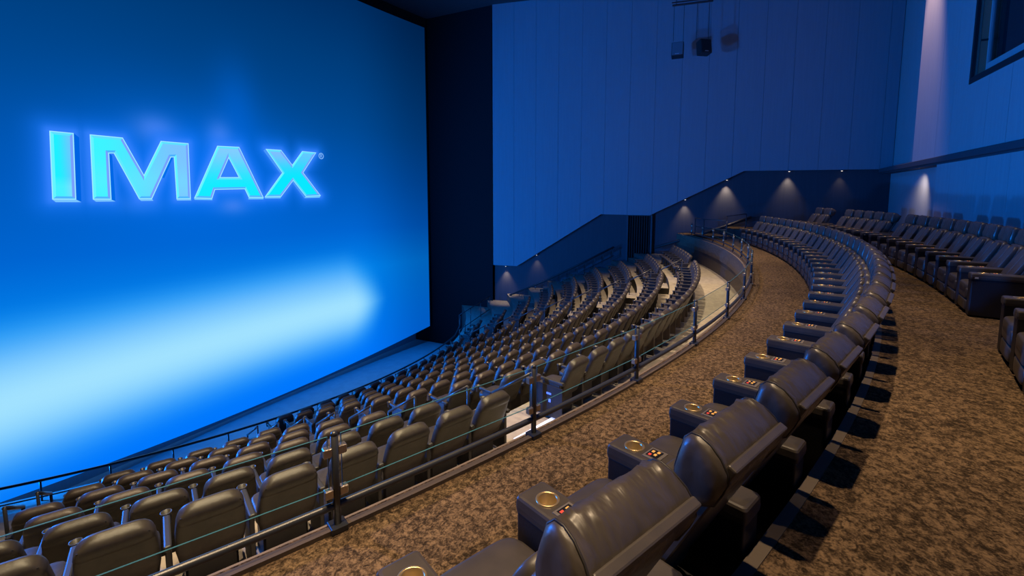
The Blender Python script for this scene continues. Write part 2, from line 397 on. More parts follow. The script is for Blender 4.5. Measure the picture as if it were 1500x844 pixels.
SEGS = [(p[i], p[(i+1) % len(p)]) for p in (I_, M_, A_, X_) for i in range(len(p))]
def inside(p, x, z):
    c = False
    for i in range(len(p)):
        (x1, z1), (x2, z2) = p[i], p[i-1]
        if (z1 > z) != (z2 > z) and x < (x2-x1)*(z-z1)/(z2-z1)+x1: c = not c
    return c
def dist_letters(x, z):
    if not (-10 < x < 7 and 0 < z < 7): return 9.0
    for p in (I_, M_, A_, X_):
        if inside(p, x, z): return 0.0
    d = 9.0
    for (x1, z1), (x2, z2) in SEGS:
        dx, dz = x2-x1, z2-z1; t = max(0, min(1, ((x-x1)*dx+(z-z1)*dz)/(dx*dx+dz*dz)))
        d = min(d, math.hypot(x-x1-t*dx, z-z1-t*dz))
    return d
def s2l(c): return tuple(((v/255)/12.92 if v/255 <= 0.04045 else ((v/255+0.055)/1.055)**2.4) for v in c)
def mixc(a, b, t): t = max(0.0, min(1.0, t)); return tuple(a[i]+(b[i]-a[i])*t for i in range(3))
def sm(a, b, x): t = max(0.0, min(1.0, (x-a)/(b-a))); return t*t*(3-2*t)
def picture(x, z):
    # screen colours: deep blue field, lighter towards the foot of the screen, painted-in light spill low down, glow round the logo (sRGB)
    v = [(-8, (0, 118, 255)), (-6.5, (0, 122, 250)), (-2.2, (0, 132, 240)), (0.2, (0, 100, 208)), (3.0, (0, 84, 176)), (6.0, (0, 72, 146)), (9.5, (0, 60, 122)), (13.3, (0, 44, 96))]
    c = v[-1][1]
    for (za, ca), (zc, cc) in zip(v[:-1], v[1:]):
        if z <= zc: c = mixc(ca, cc, (z-za)/(zc-za)); break
    # fall-off to the side of the screen
    c = mixc(c, (c[0]*.7, c[1]*.72, c[2]*.76), sm(5.5, 11.8, x)*0.9)
    # broad halo of the logo
    h = math.exp(-(((x+2.4)/4.6)**2+((z-3.3)/2.5)**2)); c = mixc(c, (0, 116, 250), 0.78*h)
    h = math.exp(-(((x+0.6)/1.0)**2+((z-6.0)/1.9)**2)); c = mixc(c, (0, 104, 226), 0.45*h)
    for cx, cz, rx, rz, k in ((-3.9, 4.75, 0.75, 0.55, .55), (-1.4, 4.7, 0.55, 0.7, .5), (-1.0, 1.75, 0.7, 0.4, .5), (-4.6, 1.9, 0.7, 0.35, .3)):
        c = mixc(c, (112, 146, 255), k*math.exp(-(((x-cx)/rx)**2+((z-cz)/rz)**2)))
    # light spilled onto the screen, painted in as a pale wash rounded at its right end
    top = -1.75+0.03*(x+2)-1.3*sm(5.0, 8.2, x); bot = -6.3
    endf = 1-sm(5.6, 8.3, x+0.30*abs(z+4.3))
    k = sm(bot-1.2, bot+1.5, z)*(1-sm(top-1.5, top+0.9, z))*endf
    c = mixc(c, (92, 178, 255), 0.95*k)
    core = math.exp(-((z+4.25)/1.45)**2)*endf
    c = mixc(c, (168, 230, 255), 0.92*core)
    # tight violet-blue edge glow of the letters
    d = dist_letters(x, z)
    c = mixc(c, (96, 140, 255), 0.85*math.exp(-(d/0.17)**2)); c = mixc(c, (30, 122, 255), 0.6*math.exp(-(d/0.5)**2))
    return c
bm = B(); cl = bm.verts.layers.float_color.new('picture')
xs = []; x = SX0
while x < SX1-1e-6: xs.append(x); x += 0.085 if -8.2 < x < 4.6 else 0.25
xs.append(SX1)
tz = []; t = 0.0
while t < 1: tz.append(t); t += 0.0045 if 0.40 < t < 0.64 else 0.012
tz.append(1.0)
grid = []
for x in xs:
    colv = []
    for t in tz:
        z = zb(x)+(ZT-zb(x))*t; v = bm.verts.new((x, ys(x), z)); v[cl] = (*s2l(picture(x, z)), 1.0); colv.append(v)
    grid.append(colv)
for a, b in zip(grid[:-1], grid[1:]):
    for k in range(len(tz)-1): bm.faces.new((a[k], b[k], b[k+1], a[k+1]))
screen = empty('movie_screen', (0, -8.6, -7.9)); tag(screen, 'giant curved cinema screen glowing blue with a large four-letter logo', 'screen')
face = obj('screen_face', bm, 'screen_picture', screen, smooth=True); face.location = -screen.location
def logo(name, poly, hole=None, cols=None, label=None):
    # letter drawn flat on the screen: bright outline, bevel facets, shaded face
    bm = B(); cl = bm.verts.layers.float_color.new('picture')
    from mathutils.geometry import tessellate_polygon
    def area(p): return sum(p[i][0]*p[(i+1) % len(p)][1]-p[(i+1) % len(p)][0]*p[i][1] for i in range(len(p)))
    def inset(p, d):
        s = 1 if area(p) > 0 else -1; n = len(p); out = []
        for i in range(n):
            (xa, za), (xb, zb_), (xc, zc) = p[i-1], p[i], p[(i+1) % n]
            e1 = Vector((xb-xa, zb_-za)).normalized(); e2 = Vector((xc-xb, zc-zb_)).normalized()
            n1 = Vector((-e1.y, e1.x))*s; n2 = Vector((-e2.y, e2.x))*s
            m = (n1+n2); m.normalize(); k = d/max(0.45, m.dot(n1)); out.append((xb+m.x*k, zb_+m.y*k))
        return out
    def v(p, c, off): q = bm.verts.new((p[0], ys(p[0])-off, p[1])); q[cl] = (*s2l(c), 1); return q
    loops = [poly]+([hole] if hole else [])
    inner = []
    for li, p in enumerate(loops):
        sgn = 1 if li == 0 else -1
        p1 = inset(p, 0.03*sgn); p2 = inset(p, 0.105*sgn); n = len(p); s = 1 if area(p) > 0 else -1
        p0 = p
        for i in range(n):
            j = (i+1) % n
            bm.faces.new([v(p0[i], (170, 240, 255), .02), v(p0[j], (170, 240, 255), .02), v(p1[j], (150, 235, 255), .02), v(p1[i], (150, 235, 255), .02)])
            e = Vector((p[j][0]-p[i][0], p[j][1]-p[i][1])).normalized(); nx, nz = e.y*s*sgn, -e.x*s*sgn
            c = mixc((70, 160, 255), (100, 245, 255), 0.5-0.5*nx+0.25*nz) if nx < 0.5 else (120, 160, 255)
            bm.faces.new([v(p1[i], c, .02), v(p1[j], c, .02), v(p2[j], c, .02), v(p2[i], c, .02)])
        inner.append(p2)
    tri = tessellate_polygon([[Vector((a, b, 0)) for a, b in p] for p in inner]); flat = [q for p in inner for q in p]
    def fc(x, z): return cols(x, z)
    for t in tri:
        # subdivide each triangle so that the face shading can vary
        a, b, c = [Vector(flat[k]) for k in t]; S = 6
        g = [[a+(b-a)*(i/S)+(c-a)*(j/S) for j in range(S+1-i)] for i in range(S+1)]
        gv = [[v((q.x, q.y), fc(q.x, q.y), .021) for q in r] for r in g]
        for i in range(S):
            for j in range(S-i):
                bm.faces.new((gv[i][j], gv[i+1][j], gv[i][j+1]))
                if j < S-i-1: bm.faces.new((gv[i+1][j], gv[i+1][j+1], gv[i][j+1]))
    o = obj(name, bm, 'screen_picture', screen); o.location = -screen.location
    if label: o['label'] = label
    return o
def colI(x, z): return mixc((30, 240, 255), (110, 200, 255), sm(-6.95, -6.5, x)) if z > 2.7 else mixc((70, 240, 255), (140, 215, 255), sm(-6.9, -6.5, x))
def colM(x, z):
    c = mixc((60, 245, 255), (130, 190, 255), sm(-5.9, -3.0, x)*0.9); return mixc(c, (110, 235, 255), 0.4*math.exp(-((z-2.7)/0.6)**2))
def colA(x, z): return mixc((20, 236, 255), (130, 205, 255), sm(2.5, 4.3, z))
def colX(x, z): return mixc((10, 232, 255), (130, 190, 255), sm(3.0, 4.4, z)*(1 if x < 2 else 0.75))
# extruded sides of the letters, drawn on the picture
def side_faces(quads, name):
    for q, c in quads:
        bm = B(); cl = bm.verts.layers.float_color.new('picture'); vs_ = []
        for x, z in q: p = bm.verts.new((x, ys(x)-0.012, z)); p[cl] = (*s2l(c), 1); vs_.append(p)
        bm.faces.new(vs_)
        o = obj(name, bm, 'screen_picture', screen); o.location = -screen.location
side_faces([([(-6.43, 4.29), (-6.29, 4.16), (-6.39, 1.98), (-6.53, 2.05)], (0, 100, 226)), ([(-7.16, 2.06), (-6.53, 2.05), (-6.40, 1.96), (-7.07, 1.97)], (120, 196, 255))], 'letter_side')
side_faces([([(-5.47, 3.69), (-5.38, 3.62), (-5.40, 1.98), (-5.52, 2.04)], (0, 104, 230)), ([(-6.07, 2.05), (-5.52, 2.04), (-5.40, 1.97), (-5.98, 1.97)], (120, 196, 255)),
            ([(-4.65, 2.05), (-4.21, 2.05), (-4.16, 1.98), (-4.58, 1.98)], (120, 196, 255)), ([(-3.33, 2.04), (-2.78, 2.04), (-2.76, 1.98), (-3.31, 1.98)], (120, 196, 255)),
            ([(-3.42, 3.70), (-3.36, 3.66), (-3.72, 2.86), (-3.80, 2.90)], (0, 112, 236))], 'letter_side')
side_faces([([(-2.65, 2.07), (-1.91, 2.04), (-1.90, 1.98), (-2.63, 2.0)], (110, 200, 255)), ([(-0.26, 2.08), (0.48, 2.07), (0.46, 2.0), (-0.28, 2.0)], (110, 200, 255))], 'letter_side')
side_faces([([(0.71, 4.39), (1.51, 3.3), (1.42, 3.26), (0.60, 4.30)], (70, 150, 250)), ([(2.1, 2.92), (2.78, 2.12), (2.68, 2.05), (2.04, 2.84)], (70, 150, 250)), ([(0.53, 2.11), (1.4, 2.12), (1.36, 2.04), (0.55, 2.04)], (110, 200, 255)), ([(2.78, 2.12), (3.7, 2.16), (3.62, 2.06), (2.70, 2.04)], (110, 200, 255))], 'letter_side')
logo('letter', I_, None, colI, 'glowing cyan letter I'); logo('letter', M_, None, colM, 'glowing cyan letter M')
logo('letter', A_, AH, colA, 'glowing cyan letter A'); logo('letter', X_, None, colX, 'glowing cyan letter X')
bm = B(); cl = bm.verts.layers.float_color.new('picture')
def ringm(cx, cz, r0, r1, N=20):
    a = []
    for k in range(N):
        t = 2*math.pi*k/N; q = []
        for r in (r0, r1):
            p = bm.verts.new((cx+r*math.cos(t), ys(cx)-0.02, cz+r*math.sin(t))); p[cl] = (*s2l((130, 190, 255)), 1); q.append(p)
        a.append(q)
    for k in range(N): bm.faces.new((a[k][0], a[k][1], a[(k+1) % N][1], a[(k+1) % N][0]))
ringm(3.82, 4.28, 0.125, 0.165)
for q in ([(3.76, 4.20), (3.785, 4.20), (3.785, 4.37), (3.76, 4.37)], [(3.785, 4.345), (3.86, 4.345), (3.86, 4.37), (3.785, 4.37)], [(3.785, 4.27), (3.86, 4.27), (3.86, 4.295), (3.785, 4.295)], [(3.845, 4.285), (3.87, 4.285), (3.87, 4.355), (3.845, 4.355)], [(3.81, 4.275), (3.84, 4.275), (3.885, 4.20), (3.855, 4.20)]):
    vv = []
    for x, z in q: p = bm.verts.new((x, ys(x)-0.02, z)); p[cl] = (*s2l((130, 190, 255)), 1); vv.append(p)
    bm.faces.new(vv)
o = obj('registered_mark', bm, 'screen_picture', screen); o.location = -screen.location
# masking frame round the screen
bm = B()
N = 60
for k in range(N):
    x0 = SX0+(SX1-SX0)*k/N; x1 = SX0+(SX1-SX0)*(k+1)/N
    for za, zc in ((ZT, ZT+0.58),):
        q = [bm.verts.new((x, ys(x)+dy, z)) for x, z, dy in ((x0, za, -.03), (x1, za, -.03), (x1, zc, -.03), (x0, zc, -.03))]
        bm.faces.new(q)
o = obj('top_masking', bm, 'wall_black', screen); o.location = -screen.location
bm = B(); add_box(bm, SX1, SX1+0.11, ys(SX1)-0.06, ys(SX1)+0.3, zb(SX1), CEIL-0.01); o = obj('side_masking', bm, 'wall_black', screen); o.location = -screen.location

# ------------------------------------------------------------------ recliner (front faces +Y locally, origin on the floor under the arm fronts)
ORD = 'first second third fourth fifth sixth seventh eighth ninth tenth eleventh twelfth thirteenth fourteenth fifteenth sixteenth seventeenth eighteenth nineteenth twentieth twenty-first twenty-second twenty-third twenty-fourth twenty-fifth twenty-sixth twenty-seventh twenty-eighth twenty-ninth thirtieth thirty-first thirty-second thirty-third thirty-fourth'.split()
XS, SW = 0.10, 0.275          # seat centre, half width
INC = R_(27)
UPV = Vector((0, -math.sin(INC), math.cos(INC))); NRM = Vector((0, math.cos(INC), math.sin(INC))); UX = Vector((1, 0, 0))
def bpt(s, t): return Vector((XS, -0.50, 0.42))+UPV*s+NRM*t    # s along the back, t forwards
def cushion(bm, c, hx, hy, hz, U=(1, 0, 0), V=(0, 1, 0), W=(0, 0, 1), ex=6.0, N=28):
    U, V, W, c = Vector(U), Vector(V), Vector(W), Vector(c)
    prof_ = [(-1.0, 0.90), (-0.93, 0.965), (-0.72, 0.995), (0.0, 1.0), (0.6, 0.99), (0.84, 0.955), (0.96, 0.88), (1.03, 0.70), (1.08, 0.35)]
    loft(bm, [(c+W*hz*a, hx*b, hy*b, U, V, ex) for a, b in prof_], N=N)
def make_recliner():
    t = empty('recliner')
    bm = B(); add_box(bm, -0.165, 0.365, -0.72, -0.09, 0.0, 0.17, 0.01); obj('base', bm, 'recliner_side', t)
    bm = B(); cushion(bm, (XS, -0.30, 0.395), 0.272, 0.315, 0.075); obj('seat_cushion', bm, 'recliner_leather', t, True)
    for z in (0.135, 0.315):
        bm = B(); cushion(bm, (XS, -0.045, z), 0.268, 0.088, 0.05, (1, 0, 0), (0, 0, 1), (0, 1, 0)); obj('footrest_pad', bm, 'recliner_leather', t, True)
    # backrest: two upright channels
    bk = None
    bm = B(); cushion(bm, bpt(0.31, 0.0), 0.265, 0.33, 0.085, (1, 0, 0), UPV, NRM); bk = obj('backrest', bm, 'recliner_leather', t, True)
    for sx in (-1, 1):
        bm = B(); cushion(bm, bpt(0.31, 0.095)+UX*sx*0.132, 0.128, 0.28, 0.035, (1, 0, 0), UPV, NRM, 4.0, 20); obj('back_channel', bm, 'recliner_leather', bk, True)
    # head pillow: gathered bolster lofted along X, longer at its foot than along its top
    bm = B()
    P = [(-.93, .99), (-.965, 1.06), (-.985, 1.11), (-.982, 1.15), (-.95, 1.195), (-.905, 1.232), (-.86, 1.252), (-.825, 1.25), (-.798, 1.225), (-.782, 1.16), (-.766, 1.09), (-.76, 1.03), (-.768, .985), (-.79, .96), (-.83, .95), (-.88, .96)]
    CY, CZ = -.86, 1.10
    rng = random.Random(5); rings = []
    K = 26
    def half(z, y): return 0.250+0.02*math.sin((z-0.95)*10.0)
    ph = [rng.uniform(0, 6.28) for _ in P]
    def pp(j, u):                     # u in -1..1 along the pillow
        y_, z_ = P[j]; e = abs(u)
        sc_ = 1.03-0.04*e*e
        am = 0.003+0.008*sm(0.3, 0.9, e)*(1-sm(0.95, 1.0, e))
        wr = am*math.sin(9*u+ph[j])+0.45*am*math.sin(23*u+2.1*ph[j])
        return Vector((XS+half(z_, y_)*u, CY+(y_-CY)*(sc_+wr*6), CZ+(z_-CZ)*(sc_+wr*6)))
    us = [-1, -.985, -.95]+[-.9+1.8*k/K for k in range(K+1)]+[.95, .985, 1]
    for u in us: rings.append([bm.verts.new(pp(j, u)) for j in range(len(P))])
    for a, b in zip(rings[:-1], rings[1:]):
        for q in range(len(P)): bm.faces.new((a[q], a[(q+1) % len(P)], b[(q+1) % len(P)], b[q]))
    for e_, rg in ((-1, rings[0]), (1, rings[-1])):            # softly domed ends
        prev = rg
        for sc_, dx in ((.95, .014), (.80, .028), (.5, .036), (.15, .038)):
            c_ = sum((v.co for v in rg), Vector())/len(rg)
            nxt = [bm.verts.new(c_+(v.co-c_)*sc_+UX*dx*e_) for v in rg]
            for q in range(len(P)): bm.faces.new((prev[q], prev[(q+1) % len(P)], nxt[(q+1) % len(P)], nxt[q]))
            prev = nxt
        bm.faces.new(prev)
    hd = obj('head_pillow', bm, 'pillow_leather', t, True)
    for u in (-1.0, 1.0):
        bm = B(); tube(bm, [pp(j, u) for j in range(len(P))], 0.005, 6, True); obj('piping', bm, 'piping', hd, True)
    # hard back panel
    bm = B(); M = Matrix.Translation(bpt(0.45, -0.099)) @ Matrix(((1, 0, 0), (0, NRM.y, UPV.y), (0, NRM.z, UPV.z))).to_4x4()
    add_box(bm, -0.264, 0.264, -0.020, 0.020, -0.45, 0.45, 0.008, 2, 0, M); obj('back_panel', bm, 'recliner_leather', t)
    return t
def arm_parts(t, x0):
    bm = B(); add_box(bm, x0+0.004, x0+0.196, -0.83, -0.004, 0.02, 0.57, 0.012); arm = obj('arm', bm, 'recliner_side', t)
    # padded top with a real well for the cup holder
    cxp, cyp, rc = x0+0.10, -0.135, 0.052
    bm = B(); N = 24
    X0, X1, Y0, Y1, ZT_, ZB_ = x0, x0+0.2, -0.84, 0.004, 0.652, 0.565
    def ringp(inset, z, Y0=Y0, Y1=Y1):
        pts = []
        for k in range(N):
            qd = k//6; th = math.pi/2*qd+math.pi/2*(k % 6)/5; rr_ = 0.02
            sx_, sy_ = (1, -1, -1, 1)[qd], (1, 1, -1, -1)[qd]
            pts.append(bm.verts.new(((X0+X1)/2+sx_*((X1-X0)/2-inset-rr_)+rr_*math.cos(th), (Y0+Y1)/2+sy_*((Y1-Y0)/2-inset-rr_)+rr_*math.sin(th), z)))
        return pts
    rr = [ringp(0.0, ZB_), ringp(-0.003, ZB_+0.03), ringp(0.0, ZT_-0.016), ringp(0.006, ZT_-0.004), ringp(0.018, ZT_)]
    for a, b in zip(rr[:-1], rr[1:]):
        for k in range(N): bm.faces.new((a[k], a[(k+1) % N], b[(k+1) % N], b[k]))
    bm.faces.new(rr[0][::-1])
    # top face: front square round the well, plain rear rectangle
    hole = [bm.verts.new((cxp+rc*math.cos(2*math.pi*(k+.5)/N), cyp+rc*math.sin(2*math.pi*(k+.5)/N), ZT_)) for k in range(N)]
    holeb = [bm.verts.new((v.co.x, v.co.y, ZT_-0.08)) for v in hole]
    top = rr[-1]
    es = [bm.edges.get((top[k], top[(k+1) % N])) for k in range(N)]; hs = []
    for k in range(N):
        hs.append(bm.edges.new((hole[k], hole[(k+1) % N])))
        bm.faces.new((hole[k], hole[(k+1) % N], holeb[(k+1) % N], holeb[k]))
    bmesh.ops.bridge_loops(bm, edges=es+hs)
    obj('arm_pad', bm, 'recliner_leather', arm)
    bm = B(); rings = []
    for r, z in ((rc+0.011, ZT_), (rc+0.010, ZT_+0.006), (rc+0.002, ZT_+0.007), (rc-0.004, ZT_+0.001), (rc-0.005, ZT_-0.072), (0.004, ZT_-0.073)):
        rings.append([bm.verts.new((cxp+r*math.cos(2*math.pi*k/28), cyp+r*math.sin(2*math.pi*k/28), z)) for k in range(28)])
    for a, b in zip(rings[:-1], rings[1:]):
        for k in range(28): bm.faces.new((a[k], a[(k+1) % 28], b[(k+1) % 28], b[k]))
    o = obj('cup_holder', bm, 'brass', arm, True)
    o['label'] = 'brass cup holder ring'
    bm = B(); yb = -0.265
    add_box(bm, cxp-0.055, cxp+0.068, yb-0.062, yb+0.045, ZT_-0.002, ZT_+0.006, 0.004, 2, 0)
    add_box(bm, cxp-0.037, cxp+0.05, yb-0.042, yb+0.032, ZT_+0.006, ZT_+0.0075, 0, 1, 1)
    for k, (bx, by, mi) in enumerate(((-0.02, 0.012, 3), (-0.005, -0.016, 2), (0.022, 0.012, 2), (0.03, -0.02, 2))):
        add_box(bm, cxp+bx-0.011, cxp+bx+0.011, yb+by-0.008, yb+by+0.008, ZT_+0.0075, ZT_+0.010, 0, 1, mi)
    o = obj('control_panel', bm, None, arm, False, ['panel_plate', 'panel_black', 'button_amber', 'button_red']); o['label'] = 'amber-lit seat controls'
    return arm
rec0 = make_recliner(); arm0 = arm_parts(rec0, -0.383)
used = [False]
def put_recliner(R, a, z, label, group, end_arm=False, plaque=False):
    if not used[0]: t = rec0; used[0] = True
    else: t = copy_tree(rec0)
    t.location = pol(R, a, z); t.rotation_euler = (0, 0, R_(a)); tag(t, label, 'recliner', group)
    if end_arm:
        a2 = copy_tree(arm0, t); a2.location.x += 0.766
    if plaque:
        bm = B(); add_box(bm, -0.386, -0.3785, -0.075, -0.035, 0.575, 0.60, 0.001, 1); o = obj('plaque', bm, 'plaque', t); o['label'] = 'small pale plaque'
    return t
A0, DA = -22.258, 1.43353
n1 = 30
for k in range(-1, 29):
    j = k+1
    lab = 'black leather recliner, %s from the near end of the front recliner row' % ORD[j]
    if j == 0: lab = 'black leather recliner closest to the viewer in the front recliner row, partly cut off'
    if j == n1-1: lab = 'black leather recliner at the far end of the front recliner row'
    put_recliner(30.64, A0+(k+.5)*DA, 0.0, lab, 'recliners in the front curved row', end_arm=(k == 28))
D2 = 1.345
def row2(a_start, n, name, group):
    for j in range(n):
        put_recliner(32.6, a_start+(j+.5)*D2, STEP, '%s recliner from the near end of %s' % (ORD[j], name), group, end_arm=(j == n-1), plaque=(j == 0))
row2(-8.0, 10, 'the long rear block by the blue wall', 'recliners in the rear row')
row2(6.7, 5, 'the five-seat block near the rear corner', 'recliners in the rear row')
row2(15.2, 2, 'the two-seat block against the far wall', 'recliners in the rear row')
for j in range(4):
    a = -11.58-(j+.5)*1.37
    put_recliner(32.6, a, STEP, ['rear recliner cut off by the picture edge, next to the walkway gap', 'rear recliner cut off by the picture edge, second from the walkway gap', 'rear recliner cut off by the picture edge, third from the walkway gap', 'rear recliner cut off by the picture edge, fourth from the walkway gap'][j], 'recliners in the rear row', end_arm=(j == 0))

# ------------------------------------------------------------------ bowl seats (origin on the tread below the head, front +Y)
def make_seat():
    t = empty('theater_seat')
    inc = R_(21); up = Vector((0, -math.sin(inc), math.cos(inc))); nr = Vector((0, math.cos(inc), math.sin(inc)))
    def p(s, q=0.0): return Vector((0, 0.275, 0.345))+up*s+nr*q
    bm = B(); L = 0.655
    S = [(0.0, .22, .045), (0.02, .235, .055), (0.20, .258, .060), (0.38, .255, .062), (0.50, .244, .064), (0.515, .242, .062), (0.53, .243, .072), (0.565, .234, .078), (0.595, .222, .077), (0.622, .203, .071), (0.642, .177, .058), (L, .14, .036), (L+.004, .09, .016)]
    loft(bm, [(p(s, (h-.06)*-.3), w_, h, UX, nr, 5.0) for s, w_, h in S], N=22)
    bk = obj('backrest', bm, 'seat_vinyl', t, True)
    bm = B(); cushion(bm, p(0.30, 0.058), 0.215, 0.25, 0.03, (1, 0, 0), up, nr, 5.0, 18); obj('front_pad', bm, 'seat_vinyl', bk, True)
    bm = B(); tube(bm, [p(0.612, -0.052)+UX*x for x in (-.212, -.19, 0, .19, .212)], 0.005, 5); obj('seam', bm, 'piping', bk, True)
    bm = B(); cushion(bm, (0, 0.50, 0.42), 0.245, 0.245, 0.055, ex=5.0, N=18); obj('seat_cushion', bm, 'seat_vinyl', t, True)
    bm = B(); add_box(bm, -0.20, 0.20, 0.30, 0.62, 0.0, 0.37, 0.02, 1); obj('pedestal', bm, 'seat_plastic', t)
    return t
def seat_arm(t, x):
    bm = B(); add_box(bm, x-0.028, x+0.028, 0.12, 0.60, 0.585, 0.635, 0.014, 2); add_box(bm, x-0.022, x+0.022, 0.18, 0.52, 0.03, 0.59, 0.008, 1)
    a = obj('armrest', bm, 'seat_plastic', t)
    bm = B(); rings = []
    for r, z in ((0.034, 0.53), (0.040, 0.625), (0.046, 0.63), (0.046, 0.637), (0.038, 0.637), (0.031, 0.545), (0.005, 0.543)):
        rings.append([bm.verts.new((x+r*math.cos(2*math.pi*k/16), 0.645+r*math.sin(2*math.pi*k/16), z)) for k in range(16)])
    for q, b in zip(rings[:-1], rings[1:]):
        for k in range(16): bm.faces.new((q[k], q[(k+1) % 16], b[(k+1) % 16], b[k]))
    bm.faces.new(rings[0][::-1]); obj('cup_holder', bm, 'cup_plastic', a, True)
    return a
seat0 = make_seat(); sarm0 = seat_arm(seat0, -0.305)
sused = [False]
ROWNAME = {9: 'row just below the glass railing', 8: 'second row below the glass railing', 7: 'third row below the glass railing', 6: 'fourth row below the glass railing', 5: 'middle row of nine', 4: 'fourth row from the screen', 3: 'third row from the screen', 2: 'second row from the screen', 1: 'row closest to the screen'}
NEAR_AISLE = lambda i: -16.35-0.40*(9-i)
FAR_AISLE = lambda i: 12.6+0.05*(9-i)
FAR_END = {9: 22.9, 8: 22.9, 7: 25.4, 6: 27.6, 5: 26.9, 4: 26.9, 3: 24.6, 2: 22.0, 1: 20.9}
NEAR_END = {9: -28.6, 8: -28.4, 7: -28.4, 6: -28.4, 5: -28.2, 4: -27.2}
SP = 0.612
nseat = 0
for i in range(1, 10):
    R = ROWR(i); da = math.degrees(SP/R); half = math.degrees(0.60/R)
    na, fa = NEAR_AISLE(i), FAR_AISLE(i)
    # middle block fills the span between the aisles, seats counted from the near aisle
    span = (fa-half)-(na+half); n = int(span/da); d = span/n
    blocks = [('mid', [na+half+d*(k+.5) for k in range(n)])]
    n = max(1, int(round((FAR_END[i]-(fa+half))/da))); blocks.append(('far', [fa+half+da*(k+.5) for k in range(n)]))
    if i in NEAR_END:
        n = int(round(((na-half)-NEAR_END[i])/da)); blocks.append(('near', [na-half-da*(k+.5) for k in range(n)]))
    for bname, angs in blocks:
        for k, a in enumerate(angs):
            if not sused[0]: t = seat0; sused[0] = True
            else: t = copy_tree(seat0)
            t.location = pol(R, a, ROWZ(i)); t.rotation_euler = (0, 0, R_(a)); nseat += 1
            where = {'mid': 'middle block, counted from the near stair aisle', 'far': 'beyond the far stair aisle', 'near': 'on the viewer side of the near stair aisle'}[bname]
            if bname == 'mid': lab = '%s black seat along from the near stair aisle, %s' % (ORD[k], ROWNAME[i])
            elif bname == 'far': lab = '%s black seat past the far stair aisle, %s' % (ORD[k], ROWNAME[i])
            else: lab = '%s black seat left of the near stair aisle, %s' % (ORD[k], ROWNAME[i])
            tag(t, lab, 'theater seat', 'black seats of the stepped bowl')
            last = k == len(angs)-1
            if (bname != 'near' and last) or (bname == 'near' and k == 0):
                a2 = copy_tree(sarm0, t); a2.location.x += 0.612
            if i == 9 and bname == 'mid' and k == 0:
                bm = B(); add_box(bm, -0.345, -0.333, 0.12, 0.62, 0.05, 0.55, 0.004, 1); e = obj('end_panel', bm, 'recliner_side', t); e['label'] = 'dark end panel with small glowing blue marks'
                bm = B(); add_box(bm, -0.348, -0.345, 0.33, 0.42, 0.40, 0.43); add_box(bm, -0.348, -0.345, 0.34, 0.38, 0.28, 0.33); obj('aisle_marker', bm, 'led_blue', e)
print('bowl seats', nseat)

# ------------------------------------------------------------------ glass railing along the platform edge
RG = 29.43
gr = empty('glass_railing', pol(RG, 0, 0)); tag(gr, 'long curved glass railing with dark posts along the platform edge', 'railing')
GO = -gr.location
PA = [-26.8, -23.264, -19.767, -16.284, -12.747, -9.135, -5.531, -1.95, 1.65, 5.2, 8.75, 12.3, 15.8, 19.3, 22.6, 25.8]
def gl_obj(name, bm, m, parent=gr, smooth=False):
    o = obj(name, bm, m, parent, smooth)
    return o
bm = B(); sector(bm, const(29.415), const(29.465), PA[0]-1.5, PA[-1]+0.5, -0.02, 0.03, 100); o = obj('base_curb', bm, 'curb_trim', gr); o.location = GO
bm = B(); tube(bm, [pol(RG-0.01, PA[0]-1.2+(PA[-1]-PA[0]+1.6)*k/110, 0.165) for k in range(111)], 0.026, 8); o = obj('lower_rail', bm, 'rail_metal', gr, True); o.location = GO
post0 = None; pane0 = None
for k, a in enumerate(PA):
    if post0 is None:
        bm = B(); tube(bm, [(0, 0, 0.0), (0, 0, 0.655)], 0.025, 12); loft(bm, [(Vector((0, 0, 0.655)), .025, .025, Vector((1, 0, 0)), Vector((0, 1, 0)), 2), (Vector((0, 0, 0.672)), .021, .021, Vector((1, 0, 0)), Vector((0, 1, 0)), 2), (Vector((0, 0, 0.682)), .010, .010, Vector((1, 0, 0)), Vector((0, 1, 0)), 2)], N=12)
        post0 = obj('post', bm, 'rail_metal', gr, True)
        bm = B(); add_box(bm, -0.055, 0.055, -0.055, 0.055, 0.0, 0.045, 0.005, 1); obj('base_plate', bm, 'rail_metal', post0)
        for sx in (-1, 1):
            for z in (0.265, 0.55):
                bm = B(); add_box(bm, min(sx*0.02, sx*0.075), max(sx*0.02, sx*0.075), -0.02, 0.03, z-0.03, z+0.03, 0.005, 1); obj('clamp', bm, 'clamp_metal', post0)
        p = post0
    else: p = copy_tree(post0, gr)
    p.location = pol(RG, a, 0)+GO; p.rotation_euler = (0, 0, R_(a))
for a, b in zip(PA[:-1], PA[1:]):
    p0, p1 = pol(RG-0.005, a+0.085, 0), pol(RG-0.005, b-0.085, 0); bm = B()
    L = (p1-p0).length; add_box(bm, -L/2, L/2, -0.005, 0.005, 0.295, 0.655)
    g = obj('glass_pane', bm, 'rail_glass', gr); mid = (p0+p1)/2; g.location = mid+GO; g.rotation_euler = (0, 0, math.atan2((p1-p0).y, (p1-p0).x))
    bm = B(); add_box(bm, -L/2, L/2, -0.0055, 0.0055, 0.2935, 0.2955); add_box(bm, -L/2, L/2, -0.0055, 0.0055, 0.6545, 0.6565); add_box(bm, -L/2-.002, -L/2+.002, -0.0055, 0.0055, 0.295, 0.655); add_box(bm, L/2-.002, L/2+.002, -0.0055, 0.0055, 0.295, 0.655)
    e = obj('polished_edge', bm, 'glass_edge', g)

